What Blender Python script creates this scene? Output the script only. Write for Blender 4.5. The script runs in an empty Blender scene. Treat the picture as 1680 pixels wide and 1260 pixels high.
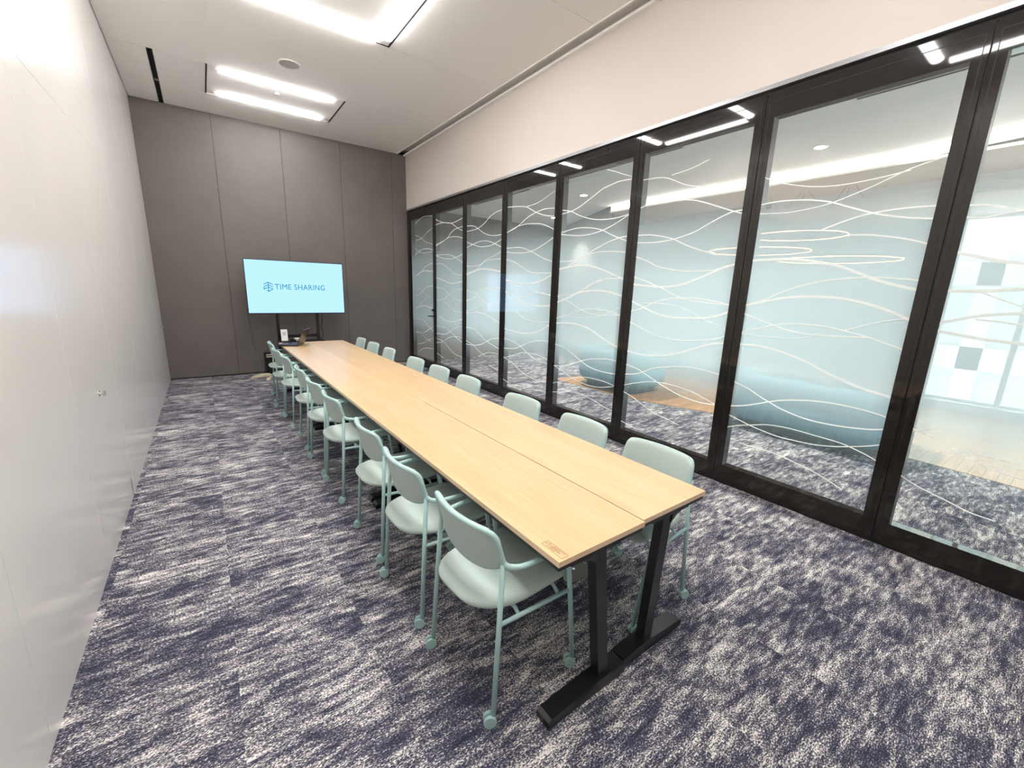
import bpy, bmesh, math, random
from mathutils import Vector, Matrix
C = bpy.context
SC = C.scene
COL = SC.collection
PI = math.pi
random.seed(7)

# ------------------------------------------------------------------ helpers
def setprops(o, label=None, cat=None, group=None, kind=None):
    if label: o['label'] = label
    if cat: o['category'] = cat
    if group: o['group'] = group
    if kind: o['kind'] = kind
    return o

def empty(name, loc=(0, 0, 0), rz=0.0, **kw):
    o = bpy.data.objects.new(name, None)
    COL.objects.link(o)
    o.location = loc
    o.rotation_euler = (0, 0, rz)
    o.empty_display_size = 0.1
    return setprops(o, **kw)

def obj(name, bm, mats, parent=None, smooth=False, loc=None, bevel=0.0, **kw):
    if bevel:
        bmesh.ops.bevel(bm, geom=[e for e in bm.edges if e.is_manifold and e.calc_face_angle(0) > 0.6],
                        offset=bevel, segments=2, affect='EDGES', profile=0.6)
    bmesh.ops.recalc_face_normals(bm, faces=bm.faces)
    me = bpy.data.meshes.new(name)
    bm.to_mesh(me); bm.free()
    for m in (mats if isinstance(mats, (list, tuple)) else [mats]):
        me.materials.append(m)
    if smooth:
        me.polygons.foreach_set('use_smooth', [True] * len(me.polygons))
    o = bpy.data.objects.new(name, me)
    COL.objects.link(o)
    if parent: o.parent = parent
    if loc: o.location = loc
    return setprops(o, **kw)

def new(): return bmesh.new()

def box(bm, x0, x1, y0, y1, z0, z1, mi=0, skip=()):
    v = [bm.verts.new(p) for p in ((x0, y0, z0), (x1, y0, z0), (x1, y1, z0), (x0, y1, z0),
                                   (x0, y0, z1), (x1, y0, z1), (x1, y1, z1), (x0, y1, z1))]
    F = {'-z': (3, 2, 1, 0), '+z': (4, 5, 6, 7), '-y': (0, 1, 5, 4), '+x': (1, 2, 6, 5), '+y': (2, 3, 7, 6), '-x': (3, 0, 4, 7)}
    out = {}
    for k, idx in F.items():
        if k in skip: continue
        f = bm.faces.new([v[i] for i in idx]); f.material_index = mi; out[k] = f
    return out

def prism(bm, pts, z0, z1, mi=0):
    a = [bm.verts.new((p[0], p[1], z0)) for p in pts]
    b = [bm.verts.new((p[0], p[1], z1)) for p in pts]
    n = len(pts)
    bm.faces.new(a[::-1]).material_index = mi
    bm.faces.new(b).material_index = mi
    for i in range(n):
        bm.faces.new((a[i], a[(i + 1) % n], b[(i + 1) % n], b[i])).material_index = mi

def hexa(bm, bot, top, mi=0):
    """solid between two quads given as 4 points each"""
    a = [bm.verts.new(p) for p in bot]; b = [bm.verts.new(p) for p in top]
    bm.faces.new(a[::-1]).material_index = mi; bm.faces.new(b).material_index = mi
    for i in range(4):
        bm.faces.new((a[i], a[(i + 1) % 4], b[(i + 1) % 4], b[i])).material_index = mi

def catmull(P, n=6, closed=False):
    P = [Vector(p) for p in P]; out = []; N = len(P)
    rng = range(N if closed else N - 1)
    for i in rng:
        if closed: p0, p1, p2, p3 = P[(i - 1) % N], P[i], P[(i + 1) % N], P[(i + 2) % N]
        else: p0, p1, p2, p3 = P[max(i - 1, 0)], P[i], P[i + 1], P[min(i + 2, N - 1)]
        for k in range(n):
            t = k / n
            out.append(0.5 * ((2 * p1) + (p2 - p0) * t + (2 * p0 - 5 * p1 + 4 * p2 - p3) * t * t + (3 * p1 - p0 - 3 * p2 + p3) * t ** 3))
    if not closed: out.append(P[-1])
    return out

def tube(bm, P, r, seg=10, closed=False, mi=0):
    P = [Vector(p) for p in P]; N = len(P)
    rr = r if isinstance(r, (list, tuple)) else [r] * N
    rings = []; prev = None
    for i, p in enumerate(P):
        if closed: t = P[(i + 1) % N] - P[(i - 1) % N]
        else: t = P[min(i + 1, N - 1)] - P[max(i - 1, 0)]
        t.normalize()
        if prev is None:
            a = Vector((0, 0, 1)) if abs(t.z) < 0.9 else Vector((1, 0, 0))
            u = t.cross(a).normalized()
        else:
            u = (prev - t * prev.dot(t)).normalized()
        prev = u; w = t.cross(u)
        rings.append([bm.verts.new(p + (u * math.cos(2 * PI * k / seg) + w * math.sin(2 * PI * k / seg)) * rr[i]) for k in range(seg)])
    for i in range(N if closed else N - 1):
        A, B = rings[i], rings[(i + 1) % N]
        for k in range(seg):
            bm.faces.new((A[k], A[(k + 1) % seg], B[(k + 1) % seg], B[k])).material_index = mi
    if not closed:
        bm.faces.new(rings[0][::-1]).material_index = mi
        bm.faces.new(rings[-1]).material_index = mi

def cyl(bm, a, b, r, seg=16, r2=None, mi=0):
    tube(bm, [a, b], [r, r if r2 is None else r2], seg, mi=mi)

def pad(bm, rows, cols, P, mi=0):
    """closed cushion: P(i,j,side) -> point; border points of both sides coincide"""
    A = [[bm.verts.new(P(i / (rows - 1), j / (cols - 1), 1)) for j in range(cols)] for i in range(rows)]
    B = [[A[i][j] if i in (0, rows - 1) or j in (0, cols - 1) else bm.verts.new(P(i / (rows - 1), j / (cols - 1), -1))
          for j in range(cols)] for i in range(rows)]
    for i in range(rows - 1):
        for j in range(cols - 1):
            bm.faces.new((A[i][j], A[i][j + 1], A[i + 1][j + 1], A[i + 1][j])).material_index = mi
            bm.faces.new((B[i + 1][j], B[i + 1][j + 1], B[i][j + 1], B[i][j])).material_index = mi

def copy_tree(o, parent=None):
    c = o.copy(); COL.objects.link(c)
    if parent: c.parent = parent
    for ch in list(o.children): copy_tree(ch, c)
    return c

# ------------------------------------------------------------------ materials
class NT:
    def __init__(self, name):
        self.m = bpy.data.materials.new(name); self.m.use_nodes = True
        self.t = self.m.node_tree; self.t.nodes.clear()
        self.out = self.n('ShaderNodeOutputMaterial')
    def n(self, t, **kw):
        nd = self.t.nodes.new(t)
        for k, v in kw.items():
            if k in nd.inputs: nd.inputs[k].default_value = v
            else: setattr(nd, k, v)
        return nd
    def l(self, a, b): self.t.links.new(a, b)
    def ramp(self, fac, stops, interp='LINEAR'):
        r = self.n('ShaderNodeValToRGB'); e = r.color_ramp.elements
        r.color_ramp.interpolation = interp
        while len(e) < len(stops): e.new(0.5)
        for i, (p, c) in enumerate(stops):
            e[i].position = p; e[i].color = (c[0], c[1], c[2], 1) if not isinstance(c, (int, float)) else (c, c, c, 1)
        self.l(fac, r.inputs[0]); return r
    def math(self, op, a, b=None, clamp=False):
        m = self.n('ShaderNodeMath', operation=op); m.use_clamp = clamp
        for i, x in enumerate((a, b)):
            if x is None: continue
            if isinstance(x, (int, float)): m.inputs[i].default_value = x
            else: self.l(x, m.inputs[i])
        return m.outputs[0]
    def pos(self, scale=(1, 1, 1), add=None):
        g = self.n('ShaderNodeNewGeometry')
        m = self.n('ShaderNodeMapping'); m.inputs['Scale'].default_value = scale
        self.l(g.outputs['Position'], m.inputs['Vector'])
        return m.outputs[0]
    def objpos(self, scale=(1, 1, 1)):
        g = self.n('ShaderNodeTexCoord')
        m = self.n('ShaderNodeMapping'); m.inputs['Scale'].default_value = scale
        self.l(g.outputs['Object'], m.inputs['Vector'])
        return m.outputs[0]

def plain(name, col, rough=0.5, metal=0.0, spec=0.5, noise=0.0, nscale=60, bump=0.0, bscale=400, ior=1.5):
    t = NT(name)
    p = t.n('ShaderNodeBsdfPrincipled')
    p.inputs['Roughness'].default_value = rough; p.inputs['Metallic'].default_value = metal
    p.inputs['Specular IOR Level'].default_value = spec; p.inputs['IOR'].default_value = ior
    c = (col[0], col[1], col[2], 1)
    nz = t.n('ShaderNodeTexNoise', Scale=nscale, Detail=4.0); t.l(t.objpos(), nz.inputs['Vector'])
    lo = tuple(x * (1 - noise) for x in col); hi = tuple(min(1, x * (1 + noise)) for x in col)
    r = t.ramp(nz.outputs['Fac'], [(0.3, lo), (0.7, hi)]); t.l(r.outputs[0], p.inputs['Base Color'])
    if bump:
        b = t.n('ShaderNodeTexNoise', Scale=bscale, Detail=2.0); t.l(t.objpos(), b.inputs['Vector'])
        bp = t.n('ShaderNodeBump', Strength=bump, Distance=0.002); t.l(b.outputs['Fac'], bp.inputs['Height'])
        t.l(bp.outputs[0], p.inputs['Normal'])
    t.l(p.outputs[0], t.out.inputs[0]); return t.m

def emis(name, col, s):
    t = NT(name); e = t.n('ShaderNodeEmission', Strength=s); e.inputs[0].default_value = (*col, 1)
    t.l(e.outputs[0], t.out.inputs[0]); return t.m

M = {}
M['paint_back'] = plain('grey_brown_panel', (0.138, 0.121, 0.111), 0.55, noise=0.06, nscale=3, bump=0.12, bscale=700)
M['paint_left'] = plain('white_partition', (0.77, 0.74, 0.715), 0.17, noise=0.015, nscale=2, bump=0.03, bscale=900, spec=0.5)
M['seam_left'] = plain('white_seam', (0.9, 0.88, 0.85), 0.4)
M['paint_bulk'] = plain('warm_white_plaster', (0.535, 0.485, 0.445), 0.7, noise=0.015, nscale=2, bump=0.04)
M['ceil'] = plain('ceiling_tile', (0.88, 0.865, 0.84), 0.85, noise=0.03, nscale=300, bump=0.1, bscale=500)
M['ceil_seam'] = plain('ceiling_seam', (0.92, 0.91, 0.89), 0.7)
M['white_plastic'] = plain('white_plastic', (0.8, 0.79, 0.77), 0.4)
M['dark_gap'] = plain('dark_gap', (0.02, 0.02, 0.02), 0.7)
M['black_frame'] = plain('black_glossy_frame', (0.016, 0.0135, 0.0115), 0.03, spec=0.36, ior=1.5, noise=0.1, nscale=8)
M['black_groove'] = plain('black_groove', (0.004, 0.004, 0.004), 0.6)
M['reveal'] = plain('grey_frame_reveal', (0.060, 0.063, 0.066), 0.45)
M['track'] = plain('grey_track', (0.25, 0.25, 0.26), 0.35, metal=0.6)
M['black_metal'] = plain('black_powder_metal', (0.008, 0.008, 0.009), 0.28, noise=0.1, spec=0.6)
M['mint_metal'] = plain('mint_painted_tube', (0.365, 0.54, 0.53), 0.35, noise=0.02, spec=0.5)
M['mint_fabric'] = plain('mint_upholstery', (0.425, 0.51, 0.48), 0.85, noise=0.05, nscale=250, bump=0.25, bscale=900, spec=0.2)
M['chrome'] = plain('chrome', (0.7, 0.7, 0.7), 0.15, metal=1.0)
M['teal'] = plain('teal_upholstery', (0.06, 0.22, 0.27), 0.8, noise=0.08, nscale=120, bump=0.2)
M['lobby_wall'] = plain('grey_lobby_wall', (0.23, 0.215, 0.205), 0.6, noise=0.05, nscale=2)
M['lobby_ceil'] = plain('lobby_ceiling', (0.84, 0.86, 0.87), 0.8, noise=0.01)
M['beige'] = plain('beige_soffit', (0.55, 0.49, 0.44), 0.7)
M['bar'] = emis('lamp_bar_glow', (1.0, 0.975, 0.955), 16.5)
M['cove'] = emis('cove_glow', (1.0, 0.93, 0.82), 3.2)
M['down'] = emis('downlight_glow', (1.0, 0.94, 0.86), 60.0)
M['ringglow'] = emis('ring_glow', (1.0, 0.47, 0.22), 2.2)
M['screen'] = emis('screen_glow', (0.335, 0.57, 0.95), 0.44)
M['teal_ink'] = emis('screen_teal', (0.03, 0.80, 1.0), 0.10)
M['paper'] = plain('white_paper', (0.85, 0.85, 0.85), 0.6)
M['grey_ink'] = plain('grey_ink', (0.25, 0.25, 0.27), 0.6)
M['brown_ink'] = plain('brown_ink', (0.20, 0.09, 0.05), 0.6)
M['laptop'] = plain('laptop_shell', (0.045, 0.025, 0.015), 0.25, metal=0.3)
M['laptop_deck'] = plain('laptop_deck', (0.05, 0.05, 0.06), 0.4)
M['cream'] = plain('cream_plastic', (0.75, 0.66, 0.5), 0.5)
M['facade'] = plain('cream_facade', (0.62, 0.58, 0.46), 0.8)
M['facade_glass'] = plain('facade_window', (0.50, 0.52, 0.46), 0.5)
M['metal_lid'] = plain('bronze_floor_lid', (0.11, 0.09, 0.075), 0.4, metal=0.5)
M['logo_metal'] = plain('pale_logo', (0.25, 0.2, 0.18), 0.3, metal=0.8)  # pale metallic tone of the laptop badge itself

def carpet_mat():
    t = NT('streaked_carpet')
    p = t.n('ShaderNodeBsdfPrincipled', Roughness=1.0); p.inputs['Specular IOR Level'].default_value = 0.1
    g = t.n('ShaderNodeNewGeometry')
    # one random number per 50 cm tile
    sc = t.n('ShaderNodeVectorMath', operation='MULTIPLY'); sc.inputs[1].default_value = (2, 2, 0); t.l(g.outputs['Position'], sc.inputs[0])
    of = t.n('ShaderNodeVectorMath', operation='ADD'); of.inputs[1].default_value = (0.10, 0.25, 0); t.l(sc.outputs[0], of.inputs[0])
    fl = t.n('ShaderNodeVectorMath', operation='FLOOR'); t.l(of.outputs[0], fl.inputs[0])
    wn = t.n('ShaderNodeTexWhiteNoise', noise_dimensions='2D'); t.l(fl.outputs[0], wn.inputs['Vector'])
    rn = t.n('ShaderNodeVectorMath', operation='SCALE'); rn.inputs['Scale'].default_value = 0.5; t.l(wn.outputs['Color'], rn.inputs[0])
    ps = t.n('ShaderNodeVectorMath', operation='ADD'); t.l(g.outputs['Position'], ps.inputs[0]); t.l(rn.outputs[0], ps.inputs[1])
    def noise(vec, scale, detail, rough, dist=0.0):
        mp = t.n('ShaderNodeMapping'); mp.inputs['Scale'].default_value = scale; t.l(vec, mp.inputs['Vector'])
        n = t.n('ShaderNodeTexNoise', Scale=1.0, Detail=detail, Roughness=rough, Distortion=dist); t.l(mp.outputs[0], n.inputs['Vector'])
        return n.outputs['Fac']
    big = noise(ps.outputs[0], (2.0, 5.6, 1), 8, 0.72, 0.15)
    mid = noise(ps.outputs[0], (9, 36, 1), 5, 0.7)
    fine = noise(g.outputs['Position'], (110, 210, 1), 2, 0.7)
    a = t.math('ADD', t.math('MULTIPLY', t.math('SUBTRACT', big, 0.5), 0.85), 0.497)
    b = t.math('MULTIPLY', t.math('SUBTRACT', mid, 0.5), 1.0)
    c = t.math('MULTIPLY', t.math('SUBTRACT', fine, 0.5), 1.35)
    s = t.math('ADD', t.math('ADD', a, b), c)
    r = t.ramp(s, [(0.28, (0.026, 0.029, 0.052)), (0.47, (0.076, 0.077, 0.112)), (0.555, (0.165, 0.155, 0.18)), (0.67, (0.60, 0.57, 0.55)), (0.80, (0.84, 0.81, 0.78))])
    t.l(r.outputs[0], p.inputs['Base Color'])
    bp = t.n('ShaderNodeBump', Strength=0.5, Distance=0.004); t.l(fine, bp.inputs['Height']); t.l(bp.outputs[0], p.inputs['Normal'])
    t.l(p.outputs[0], t.out.inputs[0]); return t.m
M['carpet'] = carpet_mat()

def wood(name, dark, light, scale, rough, plank=None, spec=0.5):
    t = NT(name)
    p = t.n('ShaderNodeBsdfPrincipled', Roughness=rough); p.inputs['Specular IOR Level'].default_value = spec
    n = t.n('ShaderNodeTexNoise', Scale=1.0, Detail=7.0, Roughness=0.62); t.l(t.pos(scale), n.inputs['Vector'])
    n2 = t.n('ShaderNodeTexNoise', Scale=1.0, Detail=3.0); t.l(t.pos(tuple(s * 0.12 for s in scale)), n2.inputs['Vector'])
    f = t.math('ADD', t.math('MULTIPLY', n.outputs['Fac'], 0.6), t.math('MULTIPLY', n2.outputs['Fac'], 0.4))
    col = t.ramp(f, [(0.36, dark), (0.64, light)]).outputs[0]
    if plank:
        br = t.n('ShaderNodeTexBrick', Scale=1.0); br.inputs['Brick Width'].default_value = 1.2; br.inputs['Row Height'].default_value = plank
        br.inputs['Mortar Size'].default_value = 0.003
        br.inputs['Color1'].default_value = (1, 1, 1, 1); br.inputs['Color2'].default_value = (0.72, 0.72, 0.72, 1); br.inputs['Mortar'].default_value = (0.4, 0.4, 0.4, 1)
        g = t.n('ShaderNodeNewGeometry'); t.l(g.outputs['Position'], br.inputs['Vector'])
        mx = t.n('ShaderNodeMix', data_type='RGBA', blend_type='MULTIPLY'); mx.inputs['Factor'].default_value = 1.0
        t.l(col, mx.inputs[6]); t.l(br.outputs['Color'], mx.inputs[7]); col = mx.outputs[2]
    t.l(col, p.inputs['Base Color']); t.l(p.outputs[0], t.out.inputs[0]); return t.m
M['table_wood'] = wood('pale_beech_laminate', (0.58, 0.395, 0.212), (0.67, 0.495, 0.288), (60, 3.5, 60), 0.32)
M['edge_wood'] = wood('pale_beech_edge', (0.70, 0.50, 0.32), (0.80, 0.62, 0.44), (60, 3.5, 60), 0.4)
M['floor_wood'] = wood('lobby_oak_planks', (0.36, 0.19, 0.09), (0.60, 0.34, 0.17), (4, 40, 4), 0.35, plank=0.09)

def film_mat():
    """clear glass carrying a frosted pale-blue film whose print fades out above and below"""
    t = NT('frosted_gradient_glass')
    g = t.n('ShaderNodeNewGeometry'); s = t.n('ShaderNodeSeparateXYZ'); t.l(g.outputs['Position'], s.inputs[0])
    z = t.math('DIVIDE', s.outputs['Z'], 3.0)
    nz = t.n('ShaderNodeTexNoise', Scale=1.0, Detail=2.0); t.l(t.pos((1.2, 0.5, 2.0)), nz.inputs['Vector'])
    op = t.ramp(z, [(0.42 / 3, 0.0), (0.66 / 3, 0.22), (0.98 / 3, 0.82), (1.75 / 3, 0.88), (2.05 / 3, 0.62), (2.25 / 3, 0.26), (2.5 / 3, 0.03)])
    d = t.n('ShaderNodeBsdfDiffuse'); d.inputs[0].default_value = (0.63, 0.79, 0.84, 1)
    tl = t.n('ShaderNodeBsdfTranslucent'); tl.inputs[0].default_value = (0.60, 0.80, 0.89, 1)
    fm = t.n('ShaderNodeMixShader', Fac=0.5); t.l(d.outputs[0], fm.inputs[1]); t.l(tl.outputs[0], fm.inputs[2])
    tr = t.n('ShaderNodeBsdfTransparent'); tr.inputs[0].default_value = (0.93, 0.97, 0.98, 1)
    b = t.n('ShaderNodeMixShader'); t.l(op.outputs[0], b.inputs[0]); t.l(tr.outputs[0], b.inputs[1]); t.l(fm.outputs[0], b.inputs[2])
    gl = t.n('ShaderNodeBsdfGlossy', Roughness=0.0); gl.inputs[0].default_value = (1, 1, 1, 1)
    # the same reflection from either side of the sheet
    ior = t.math('ADD', t.math('MULTIPLY', g.outputs['Backfacing'], 1 / 1.75 - 1.75), 1.75)
    fr = t.n('ShaderNodeFresnel'); t.l(ior, fr.inputs['IOR'])
    o = t.n('ShaderNodeMixShader'); t.l(fr.outputs[0], o.inputs[0]); t.l(b.outputs[0], o.inputs[1]); t.l(gl.outputs[0], o.inputs[2])
    t.l(o.outputs[0], t.out.inputs[0]); return t.m
M['film'] = film_mat()

def clear_mat():
    t = NT('clear_glass')
    tr = t.n('ShaderNodeBsdfTransparent'); tr.inputs[0].default_value = (0.95, 0.98, 0.98, 1)
    t.l(tr.outputs[0], t.out.inputs[0]); return t.m
M['clear'] = clear_mat()

def wave_mat():
    t = NT('white_wave_print')
    d = t.n('ShaderNodeBsdfDiffuse'); d.inputs[0].default_value = (0.9, 0.9, 0.88, 1)
    tl = t.n('ShaderNodeBsdfTranslucent'); tl.inputs[0].default_value = (0.97, 0.98, 0.96, 1)
    fm = t.n('ShaderNodeMixShader', Fac=0.45); t.l(d.outputs[0], fm.inputs[1]); t.l(tl.outputs[0], fm.inputs[2])
    t.l(fm.outputs[0], t.out.inputs[0]); return t.m
M['wave'] = wave_mat()
WAVES = {
0: '''t 19,2740 36,2808 56,2844 76,2841 98,2816
t 22,2456 45,2466 62,2518 78,2569 98,2610
t 19,2545 35,2520 51,2461 68,2391 98,2335
m 17,2180 37,2245 57,2274 77,2269 98,2240
t 18,2309 37,2238 60,2200 98,2215
m 24,1784 46,1864 66,1954 85,1994 98,1998
T 24,1797 49,1863 72,1873 98,1850
m 46,1472 61,1551 81,1587 98,1602
m 19,1399 44,1462 61,1548 81,1591 98,1599
t 20,1556 44,1518 64,1433 84,1378
t 33,1233 54,1312 71,1373
T 18,1147 39,1201 63,1217 98,1187
m 17,935 42,946 59,909 76,838 98,766
m 15,668 41,675 62,720 82,795 98,842
t 44,667 65,580 85,553
t 22,428 47,473 68,556 98,626
t 25,266 43,351 67,402 98,422''',
1: '''m 0,2743 25,2673 43,2646 58,2622 73,2561 86,2505 98,2473
m 0,2655 26,2662 56,2626 73,2629 86,2646 98,2663
m 0,2319 26,2356 45,2402 58,2473 73,2516 98,2534
m 0,2294 26,2350 45,2396 61,2405 79,2394 98,2357
m 0,2134 28,2137 50,2124 71,2077 98,1976
m 0,2127 28,2077 50,2054 71,2063 98,2112
m 0,1990 28,1973 45,1908 61,1844 76,1801 98,1787
T 0,1745 31,1694 50,1658 71,1653 98,1683
m 0,1576 25,1560 39,1512 50,1453 66,1402 81,1378 98,1380
m 0,1349 27,1368 47,1446 63,1511 79,1544 98,1551
t 27,1338 44,1288 61,1215 79,1183 98,1181
T 12,1065 30,1018 50,995 71,1011 98,1067
m 0,736 30,748 49,796 66,869 82,921 98,946
m 0,870 30,875 47,845 63,797 79,732 98,689
t 0,560 26,608 44,687 60,733 82,756 98,750
t 0,641 26,615 44,549 60,480 77,438 98,428
t 0,363 29,309''',
2: '''m 0,2445 24,2452 35,2467 52,2515 67,2592 82,2632 98,2647
m 0,2528 21,2507 35,2453 49,2389 65,2341 83,2321 98,2323
m 0,2287 24,2226 41,2194 61,2187 76,2200 98,2258
m 0,2200 24,2247 41,2271 60,2262 76,2227 98,2155
t 0,1921 25,1917 42,1934 58,1998 77,2039 98,2096
m 0,1809 28,1851 45,1933 59,1978 74,1995 98,1995
T 0,1787 28,1843 45,1865 67,1858 98,1820
T 0,1381 25,1437 37,1522 53,1573 74,1589 98,1592
t 0,1541 28,1504 44,1427 60,1369 78,1346
t 0,1211 25,1255 44,1331 60,1377
T 0,1178 32,1209 51,1204 69,1168 98,1100
m 0,668 26,679 46,715 62,772 76,835 98,871
m 0,944 26,939 42,884 58,809 77,757 98,717
t 0,726 23,683 40,610 59,560
t 40,516 56,581 74,627 98,636
t 72,429 98,387''',
3: '''m 0,2662 26,2638 41,2613 53,2566 63,2520 75,2481 86,2455 98,2440
t 43,2616 59,2624 72,2645 84,2682 98,2721
m 0,2338 19,2375 32,2424 44,2476 56,2509 67,2529 80,2541 98,2527
m 0,2335 23,2390 40,2403 56,2397 72,2378 83,2348 98,2290
m 0,2130 25,2128 38,2112 50,2078 63,2033 75,1987 86,1951 98,1924
m 0,2079 21,2059 38,2051 50,2057 62,2074 74,2109 85,2147 98,2198
m 0,1983 19,1941 33,1887 46,1834 58,1802 72,1788 98,1787
T 0,1705 23,1673 40,1652 57,1656 73,1681 86,1723 98,1762
m 50,1659 60,1599 71,1555 82,1538 98,1529
m 18,1384 30,1432 42,1479 56,1524 69,1544 82,1547 98,1516
T 0,1541 25,1473 40,1422 54,1393 70,1380 83,1384 98,1397
m 26,1284 41,1225 55,1192 71,1181 84,1187 98,1202
T 0,1027 20,1011 38,998 54,1008 68,1033 83,1084 98,1159
m 0,744 24,768 39,813 53,874 69,921 82,944 98,952
m 0,882 21,869 39,824 56,751 70,700 84,678 98,667
t 0,601 27,681 42,732 56,751 72,756 85,743 98,725
t 0,615 25,549 41,483 55,443 70,425 83,415 98,439
t 0,284 24,237 45,203''',
4: '''t 65,2794 75,2760 86,2715 98,2670
m 0,2445 15,2457 28,2488 39,2530 50,2575 60,2618 72,2641 83,2655 98,2649
m 0,2487 15,2457 28,2401 41,2358 52,2332 65,2317 77,2313 89,2319 98,2335
m 0,2240 15,2258 28,2267 42,2257 53,2241 65,2211 74,2170 88,2116 98,2082
m 0,2222 16,2200 30,2185 42,2183 54,2193 66,2213 78,2248 88,2286 98,2327
m 15,1864 28,1916 41,1958 52,2011 63,2051 74,2088 88,2118 98,2127
m 0,1917 18,1915 29,1927 44,1969 57,1991 70,1994 82,1990 98,1973
T 0,1829 19,1853 32,1862 46,1859 57,1842 70,1807 83,1763 98,1713
m 38,1573 48,1635 57,1678 68,1707 79,1721 98,1718
m 0,1519 22,1537 35,1573 51,1639 61,1677 70,1701
T 0,1443 18,1502 33,1557 46,1581 60,1590 73,1590 86,1572 98,1546
m 0,1512 19,1462 31,1415 42,1375 55,1344 69,1334 81,1338 98,1355
m 0,1251 20,1302 35,1358 48,1387 60,1394 75,1390 87,1376 98,1352
t 20,1288 36,1283 54,1296 68,1318 82,1367 98,1429
T 0,1194 21,1207 36,1206 50,1185 61,1156 73,1105 84,1060 98,1021
m 0,935 17,912 30,866 46,800 57,758 68,736 82,728 98,734
m 0,667 17,688 29,726 46,794 58,833 76,866 89,877 98,874
t 0,444 19,507 32,562 44,598 57,622 69,628 83,626 98,607
t 0,668 18,621 32,576 46,547 60,536 74,544 87,569 98,602
t 0,329 20,370 34,401 48,410 63,395 76,370 86,343 98,329''',
5: '''t 0,2617 18,2606 27,2585 36,2545 45,2504 55,2473 64,2453
t 31,2604 46,2617 57,2639 65,2660
m 0,2370 13,2395 25,2400 40,2387 54,2366 64,2336 76,2290 87,2246 98,2208
m 0,2055 15,2046 26,2047 37,2056 48,2075 60,2107 70,2152 80,2195 90,2228 98,2233
m 0,2124 14,2116 25,2098 33,2079 41,2054 52,2004 62,1967 71,1939 80,1922
m 0,1924 14,1880 25,1831 37,1803 50,1783 64,1777 78,1782 86,1797 98,1832
T 0,1663 16,1649 31,1643 44,1650 56,1675 67,1714 78,1758 88,1800 98,1827
m 0,1734 12,1702 23,1666 33,1632 45,1579 55,1545 69,1526 83,1515 98,1509
m 0,1402 13,1437 23,1486 35,1524 47,1545 60,1549 74,1545 88,1527 98,1507
T 0,1500 15,1446 28,1401 41,1375 54,1372 68,1379 79,1391 90,1417 98,1452
t 14,1490 32,1493 45,1482 58,1457 69,1416 79,1374 91,1338 98,1312
m 0,1295 15,1244 27,1206 39,1182 54,1173 69,1183 82,1202 92,1227 98,1255
T 0,1000 16,987 31,994 46,1019 58,1058 70,1106 80,1149 89,1178 98,1194
m 0,860 14,840 26,798 39,749 50,714 62,680 75,661 86,655 98,667
m 0,758 13,784 22,822 32,871 44,905 57,931 71,947 82,946 94,935 98,930
t 0,644 14,691 27,729 39,749 53,755 66,747 77,732 87,702 98,671
t 0,572 12,542 24,493 40,439 52,422 67,396
t 0,253 10,239 20,221''',
6: '''m 0,2253 14,2259 29,2246 38,2229 46,2207 56,2165 69,2114 77,2089 88,2064 98,2049
t 0,2189 16,2176 26,2178 37,2188 46,2205 55,2234 65,2269 73,2303 83,2344 92,2367 98,2382
m 43,2037 54,2077 62,2100 69,2113 76,2120 87,2123 98,2119
t 0,2440 7,2409 15,2374 24,2347 32,2327 42,2313 54,2309 69,2318 83,2335
m 58,1989 68,1984 77,1969 87,1947 98,1911
T 0,1850 15,1854 26,1850 38,1836 49,1814 59,1786 68,1749 76,1713 84,1685 92,1663 98,1649
m 0,1505 15,1568 24,1615 35,1660 46,1693 56,1708 68,1720 80,1720 89,1712 98,1703
T 0,1511 13,1545 25,1574 36,1588 49,1592 60,1587 71,1568 81,1539 91,1502 98,1470
m 0,1446 11,1411 21,1378 32,1348 44,1332 58,1331 71,1339 80,1344
m 0,1302 13,1342 21,1372 33,1394 45,1398 57,1392 68,1372 79,1348 88,1320 98,1290
t 66,1375 77,1420 88,1458 98,1479
t 0,1290 16,1283 30,1286 40,1297 49,1318
T 0,1204 15,1206 26,1193 37,1168 47,1138 57,1098 67,1058 76,1028 84,1006 93,991 98,983
m 0,897 12,861 20,824 30,785 38,757 49,733 59,723 70,725 81,736 91,753 98,773
m 0,690 10,716 19,751 29,794 37,823 48,850 59,868 70,876 79,875 87,870 95,860 98,853
t 0,612 10,588 19,567 28,553 39,541 51,545 61,552 71,570 80,596 91,636 98,668
t 0,506 10,548 20,580 29,608 40,623 50,626 60,622 70,619 79,612 87,594 93,577 98,558
t 15,400 30,406 41,400 52,383 65,357 75,326 84,291''',
7: '''m 0,2104 6,2098 12,2082 21,2050
m 0,2042 7,2033 14,2045 21,2052
T 0,1855 7,1835 15,1808 26,1787
T 0,1645 14,1646 28,1661
m 13,1641 22,1602 30,1566
T 0,1461 13,1508 22,1526 31,1536
m 14,1494 24,1486 32,1474
T 0,1418 15,1393 23,1386 34,1378
t 0,817 5,806 10,788
t 0,802 11,851
t 19,748 26,716 35,685 47,668
t 18,743 28,750 39,746 46,743
t 0,507 8,471 16,448 24,427 32,404 42,397''',
}

# ------------------------------------------------------------------ dimensions (metres; x right, y into the room, z up)
XL, XR, XB, XC = -0.582, 3.455, 3.437, 3.257
YB, YF = 8.474, -1.66
H, ZT = 4.043, 3.058
J0, SP = 8.366, 1.1082

# ------------------------------------------------------------------ setting: room shell
bm = new(); box(bm, XL - 0.2, 10.2, -5.2, YB + 0.2, -0.12, 0.0)
obj('floor', bm, M['carpet'], kind='structure', label='grey, navy and white streaked carpet tiles')

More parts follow.
